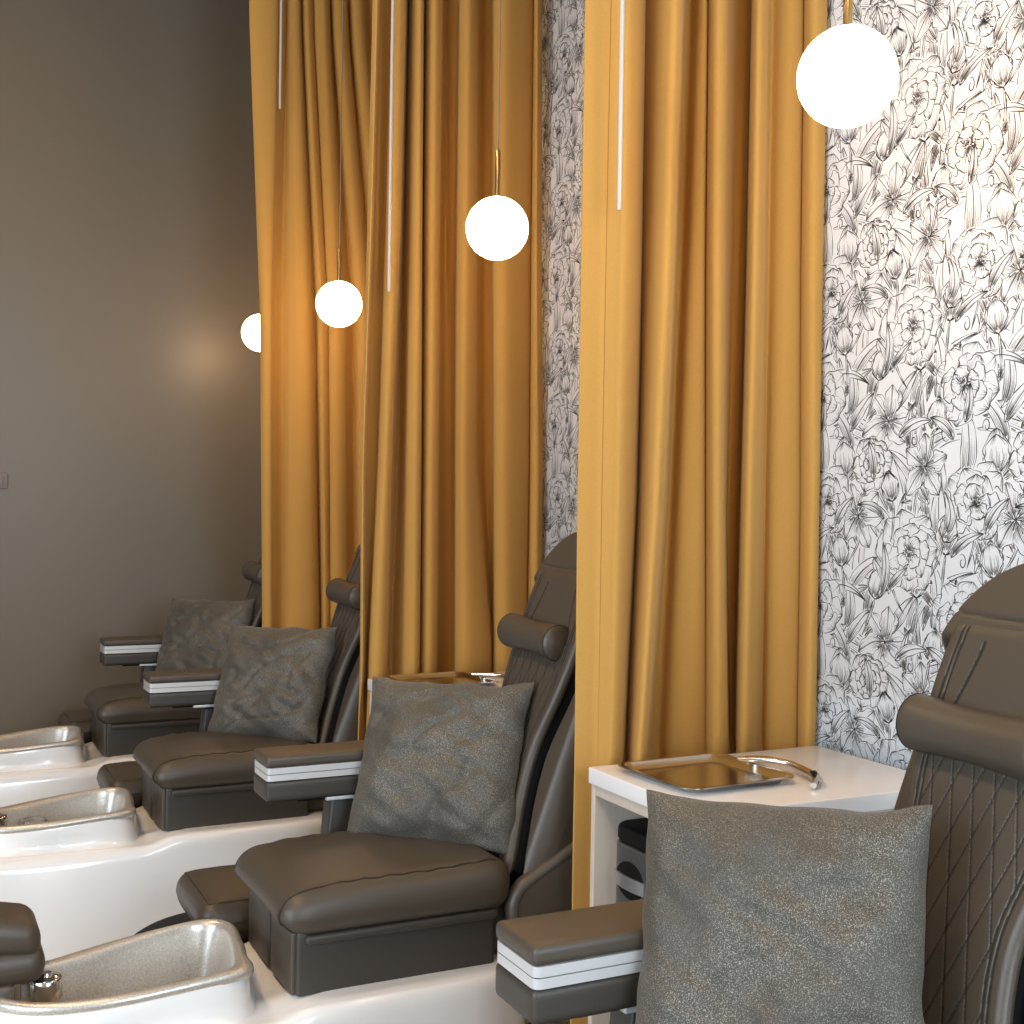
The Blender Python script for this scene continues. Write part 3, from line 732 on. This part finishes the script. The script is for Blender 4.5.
# trays and tools on the tables
def make_tray():
    b = MB(); rings = []
    def rr(w, d, r, z, n=8):
        P = []
        for (sx, sy, a0) in ((1, 1, 0), (-1, 1, PI/2), (-1, -1, PI), (1, -1, 1.5*PI)):
            for k in range(n+1):
                a = a0+PI/2*k/n; P.append((sx*(w-r)+r*math.cos(a), sy*(d-r)+r*math.sin(a), z))
        return P
    for w, d, r, z in ((.130, .135, .03, 0), (.134, .139, .032, .002), (.146, .152, .04, .024), (.158, .164, .044, .0255), (.159, .165, .045, .024), (.1585, .1645, .045, .0265), (.146, .152, .04, .027), (.144, .150, .038, .0255), (.132, .137, .03, .004), (.125, .13, .026, .0025)):
        rings.append(rr(w*1.04, d*.97, r, z*.68))
    b.loft(rings); return b
for i, (st, lab) in enumerate(((1, 'empty shallow steel tray on the nearest white table'), (2, 'empty shallow steel tray on the middle white table, just above the pillow'), (3, 'shallow steel tray glinting on the farthest table above the third pillow'))):
    if i == 0: tr0 = t = make_tray().build('steel_tray', 'steel')
    else: t = tr0.copy(); COL.objects.link(t)
    t.location = (1.757, ST[st]-.004-(.16 if st == 3 else 0), .8865); t.rotation_euler = (0, 0, math.radians(2.5)); tag(t, lab, 'tray', 'steel trays on the side tables')
def make_tool():
    root = thing('nail_nipper', 'tool', 'tool', (0, 0, 0), 'steel tools beside the trays')
    P = [(-.075, .13, .028), (-.02, .09, .029), (.012, .05, .026), (.022, .0, .019), (.004, -.07, .015), (-.045, -.12, .012)]
    b = MB(); R = [.006, .008, .009, .010, .011, .007]
    C = cat([p+(r,) for p, r in zip(P, R)], 6)
    b.tube([(c[0], c[1], c[2]) for c in C], [float(c[3]) for c in C], 12); b.build('handle', 'steel', root)
    b = MB(); C = cat([(-.050, .135, .027), (-.0, .105, .027), (.035, .05, .018), (.038, -.0, .010), (.024, -.06, .010), (-.02, -.108, .012)], 6)
    b.tube([tuple(c) for c in C], .006, 10); b.build('lever', 'steel', root)
    b = MB(); b.tube([(.012, -.045, .022), (.004, -.064, .024), (-.012, -.085, .023)], [.005, .008, .004], 10); b.build('grip', 'black', root)
    return root
tool = make_tool()
for i, (st, lab) in enumerate(((1, 'curved steel nail nipper lying beside the tray on the nearest table'), (2, 'curved steel nail nipper beside the tray on the middle table'))):
    t = tool if i == 0 else copy_tree(tool)
    t.location = (1.955, ST[st]-.10 if st == 1 else ST[st]-.13, .8865); t['label'] = lab
tool.rotation_euler = (0, 0, 0)

# pedal bin below the nearest table
binr = thing('pedal_bin', 'grey pedal bin with black lid under the nearest white table', 'bin', (1.765, ST[1]+.030, 0))
def dshape(r=0):
    P = []
    w, d, c = .145-r, .165-r, .05
    for (sx, sy, a0) in ((1, 1, 0), (-1, 1, PI/2), (-1, -1, PI), (1, -1, 1.5*PI)):
        for k in range(7):
            a = a0+PI/2*k/6; P.append((sx*(d-c)+c*math.cos(a), sy*(w-c)+c*math.sin(a)))
    return P
b = MB(); b.panel(dshape(), (0, 0, 1), (0, 0, 0), (1, 0, 0), (0, 1, 0), .03, .712, .006); body = b.build('body', 'bin_grey', binr)
b = MB(); b.panel(dshape(.002), (0, 0, 1), (0, 0, 0), (1, 0, 0), (0, 1, 0), .712, .755, .012); b.build('lid', 'black', binr)
b = MB(); b.panel(dshape(.006), (0, 0, 1), (0, 0, 0), (1, 0, 0), (0, 1, 0), 0, .03, .003); b.build('base', 'black', binr)
ov = [(.062*math.cos(a), .045*math.sin(a)*(1 if math.sin(a) > 0 else 1)) for a in [2*PI*k/40 for k in range(40)]]
b = MB(); b.panel(ov, (-1, 0, 0), (-.165, .045, .632), (0, 1, 0), (0, 0, 1), -.002, .003, .002); hole = b.build('handle_recess', 'black', body)
b = MB(); C = [(-.1665-.008*math.sin(PI*k/16), .045-.068+.136*k/16,   .628) for k in range(17)]
rings = []
for c in C: rings.append([(c[0]+dx, c[1], c[2]+dz) for dx, dz in ((-.003, -.016), (.003, -.016), (.003, .016), (-.003, .016))])
b.loft(rings); b.build('handle', 'bin_silver', body)

# ------------------------------------------------------------------ curtains hanging square to the wall
def make_curtain(tab, st, label, yc=.302):
    zs, rows = tab
    root_z = .015
    rows = [r for r in rows]
    ZZ = [root_z+(CEIL-.05-root_z)*k/44 for k in range(45)]
    G = []
    for z in ZZ:
        P = []
        for (a, m, c, y) in rows:
            if z >= zs[1]: t = (z-zs[1])/(zs[0]-zs[1]); x = m+(a-m)*(t if t < 1 else 1+.55*(t-1))
            else: t = (zs[1]-z)/(zs[1]-zs[2]); x = m+(c-m)*(t if t < 1 else 1)
            P.append((min(x, WALLX-.006), yc+(y-yc)*(.45+.55*smooth01(.70, .92, z))))
        P = cat(P, 5)
        G.append([(min(p[0], WALLX-.004)-1.92, p[1]+.0015*math.sin(z*3.1+p[0]*20)-yc, z) for p in P])
    b = MB(); b.grid(G)
    o = b.build('curtain', 'curtain', loc=(1.92, ST[st]+yc, 0))
    b = MB(); P0 = [g[11] for g in G]; b.tube([(p[0], p[1]-.0022, p[2]) for p in P0], .0012, 5); b.build('hem_stitch', 'hem', o)
    md = o.modifiers.new('cloth', 'SOLIDIFY'); md.thickness = .004; md.offset = 0
    tag(o, label, 'curtain', 'mustard divider curtains')
    return o
cur = [make_curtain(CURT1, 1, 'mustard curtain nearest the camera, hanging behind the table with the bin'),
       make_curtain(CURT2, 2, 'mustard curtain in the middle, behind the second globe lamp'),
       make_curtain(CURT3, 3, 'mustard curtain farthest away, hanging next to the taupe wall', .104)]
for i, (o, zb) in enumerate(zip(cur, (2.277, 2.305, 3.36))):
    b = MB(); y = -.102; x = 1.615-1.92-(.02 if i == 2 else 0)
    b.lathe((x, y, 0), [(0, zb), (.0055, zb), (.006, zb+.004), (.006, CEIL-.06), (0, CEIL-.06)], 12)
    w = b.build('pull_wand', 'wand', o); w['label'] = 'thin pale grey pull wand'
    b = MB(); b.tube([(x, y, CEIL-.07), (x+.01, y+.05, CEIL-.055), (x+.02, y+.10, CEIL-.06)], .003, 6); b.build('wand_hook', 'chrome', o)
for i, o in enumerate(cur):
    b = MB(); b.rbox((1.45, o.location.y-.022, CEIL-.03), (WALLX, o.location.y+.022, CEIL), .004, 1)
    t = b.build('trim_%d' % (i+1), 'frame'); struct(t)

# ------------------------------------------------------------------ globe pendants
def make_pendant():
    root = thing('globe_pendant', 'lamp', 'pendant lamp', (0, 0, 0), 'opal globe pendants')
    R = .1; b = MB()
    prof = [(R*math.sin(a), -R*math.cos(a)) for a in [PI*k/40*.93 for k in range(41)]]
    prof[0] = (0, -R); b.lathe((0, 0, 0), prof+[(0, prof[-1][1]+.001)], 48); b.build('globe', 'globe', root)
    b = MB(); b.lathe((0, 0, 0), [(0, .094), (.024, .094), (.024, .100), (.0095, .103), (.0095, .245), (.007, .25), (0, .25)], 20); b.build('stem', 'brass', root)
    b = MB(); top = CEIL-2.418; b.tube([(0, 0, .25), (0, 0, top-.02)], .0028, 8); b.build('cord', 'cord', root)
    b = MB(); b.lathe((0, 0, top-.025), [(0, 0), (.05, 0), (.06, .01), (.06, .022), (0, .022)], 28); b.build('ceiling_rose', 'brass', root)
    return root
pend = make_pendant()
for i, (x, z, lab) in enumerate(((1.727, 2.419, 'lit opal globe pendant in front of the floral wallpaper, largest of the four'),
                                 (1.717, 2.416, 'lit opal globe pendant in front of the middle mustard curtain'),
                                 (1.729, 2.392, 'lit opal globe pendant in front of the farthest mustard curtain, smallest whole globe'),
                                 (1.749, 2.424, 'lit opal globe pendant half hidden by the farthest curtain, next to the taupe wall'))):
    p = pend if i == 0 else copy_tree(pend)
    p.location = (x, ST[i+1]-.502, z); p['label'] = lab

# ------------------------------------------------------------------ daylight, portals, camera
w = bpy.data.worlds.new('sky'); SC.world = w; w.use_nodes = True
bg = w.node_tree.nodes['Background']; bg.inputs['Color'].default_value = (.70, .85, 1, 1); bg.inputs['Strength'].default_value = SKY
def portal(name, loc, rot, sx, sy):
    l = bpy.data.lights.new(name, 'AREA'); l.shape = 'RECTANGLE'; l.size = sx; l.size_y = sy; l.cycles.is_portal = True
    o = bpy.data.objects.new(name, l); COL.objects.link(o); o.location = loc; o.rotation_euler = rot
portal('window_portal', (LX-.06, (WL[0]+WL[1])/2, (WL[2]+WL[3])/2), (0, -PI/2, 0), WL[3]-WL[2], WL[1]-WL[0])
portal('window_portal', ((WN[0]+WN[1])/2, NY-.06, (WN[2]+WN[3])/2), (PI/2, 0, 0), WN[1]-WN[0], WN[3]-WN[2])

# bright overcast light falling through the near window
l = bpy.data.lights.new('window_daylight', 'AREA'); l.shape = 'RECTANGLE'; l.size = WN[1]-WN[0]; l.size_y = WN[3]-WN[2]; l.energy = WIN; l.color = (.74, .88, 1)
o = bpy.data.objects.new('window_daylight', l); COL.objects.link(o); o.location = ((WN[0]+WN[1])/2, NY-.11, (WN[2]+WN[3])/2); o.rotation_euler = (PI/2, 0, 0)
# warm recessed ceiling lamps over the aisle
for i, y in enumerate((-.6, 1.2, 3.0, 4.8)):
    d = thing('ceiling_downlight', 'warm recessed ceiling downlight over the aisle', 'lamp', (-.9, y, CEIL-.012), 'ceiling downlights')
    b = MB(); b.lathe((0, 0, 0), [(.0, .006), (.07, .006), (.07, 0), (.09, 0), (.09, .012), (0, .012)], 24); b.build('housing', 'frame', d)
    l = bpy.data.lights.new('downlight', 'AREA'); l.shape = 'DISK'; l.size = .14; l.energy = DOWN; l.color = (1, .68, .40)
    o = bpy.data.objects.new('downlight', l); COL.objects.link(o); o.parent = d; o.location = (0, 0, -.004)

cam = bpy.data.cameras.new('camera'); co = bpy.data.objects.new('camera', cam); COL.objects.link(co)
yaw, pit, roll = (math.radians(a) for a in (26.30664, -.57703, .852))
c, s = math.cos(yaw), math.sin(yaw)
fw = Vector((s*math.cos(pit), c*math.cos(pit), math.sin(pit))); rt = Vector((c, -s, 0)); up = rt.cross(fw)
r2 = rt*math.cos(roll)+up*math.sin(roll); u2 = -rt*math.sin(roll)+up*math.cos(roll)
co.matrix_world = Matrix.Translation((0, 0, 1.55)) @ Matrix((r2, u2, -fw)).transposed().to_4x4()
cam.sensor_width = 36; cam.lens = 1247.2528/1024*36; cam.clip_start = .05
SC.camera = co
vs = SC.view_settings
SC.display_settings.display_device = 'sRGB'
vs.view_transform = 'Standard'; vs.look = 'None'; vs.gamma = 1; vs.use_curve_mapping = False; vs.exposure = EXPO
try:
    SC.cycles.use_denoising = True; SC.cycles.sample_clamp_indirect = 6; SC.cycles.max_bounces = 8
except Exception: pass
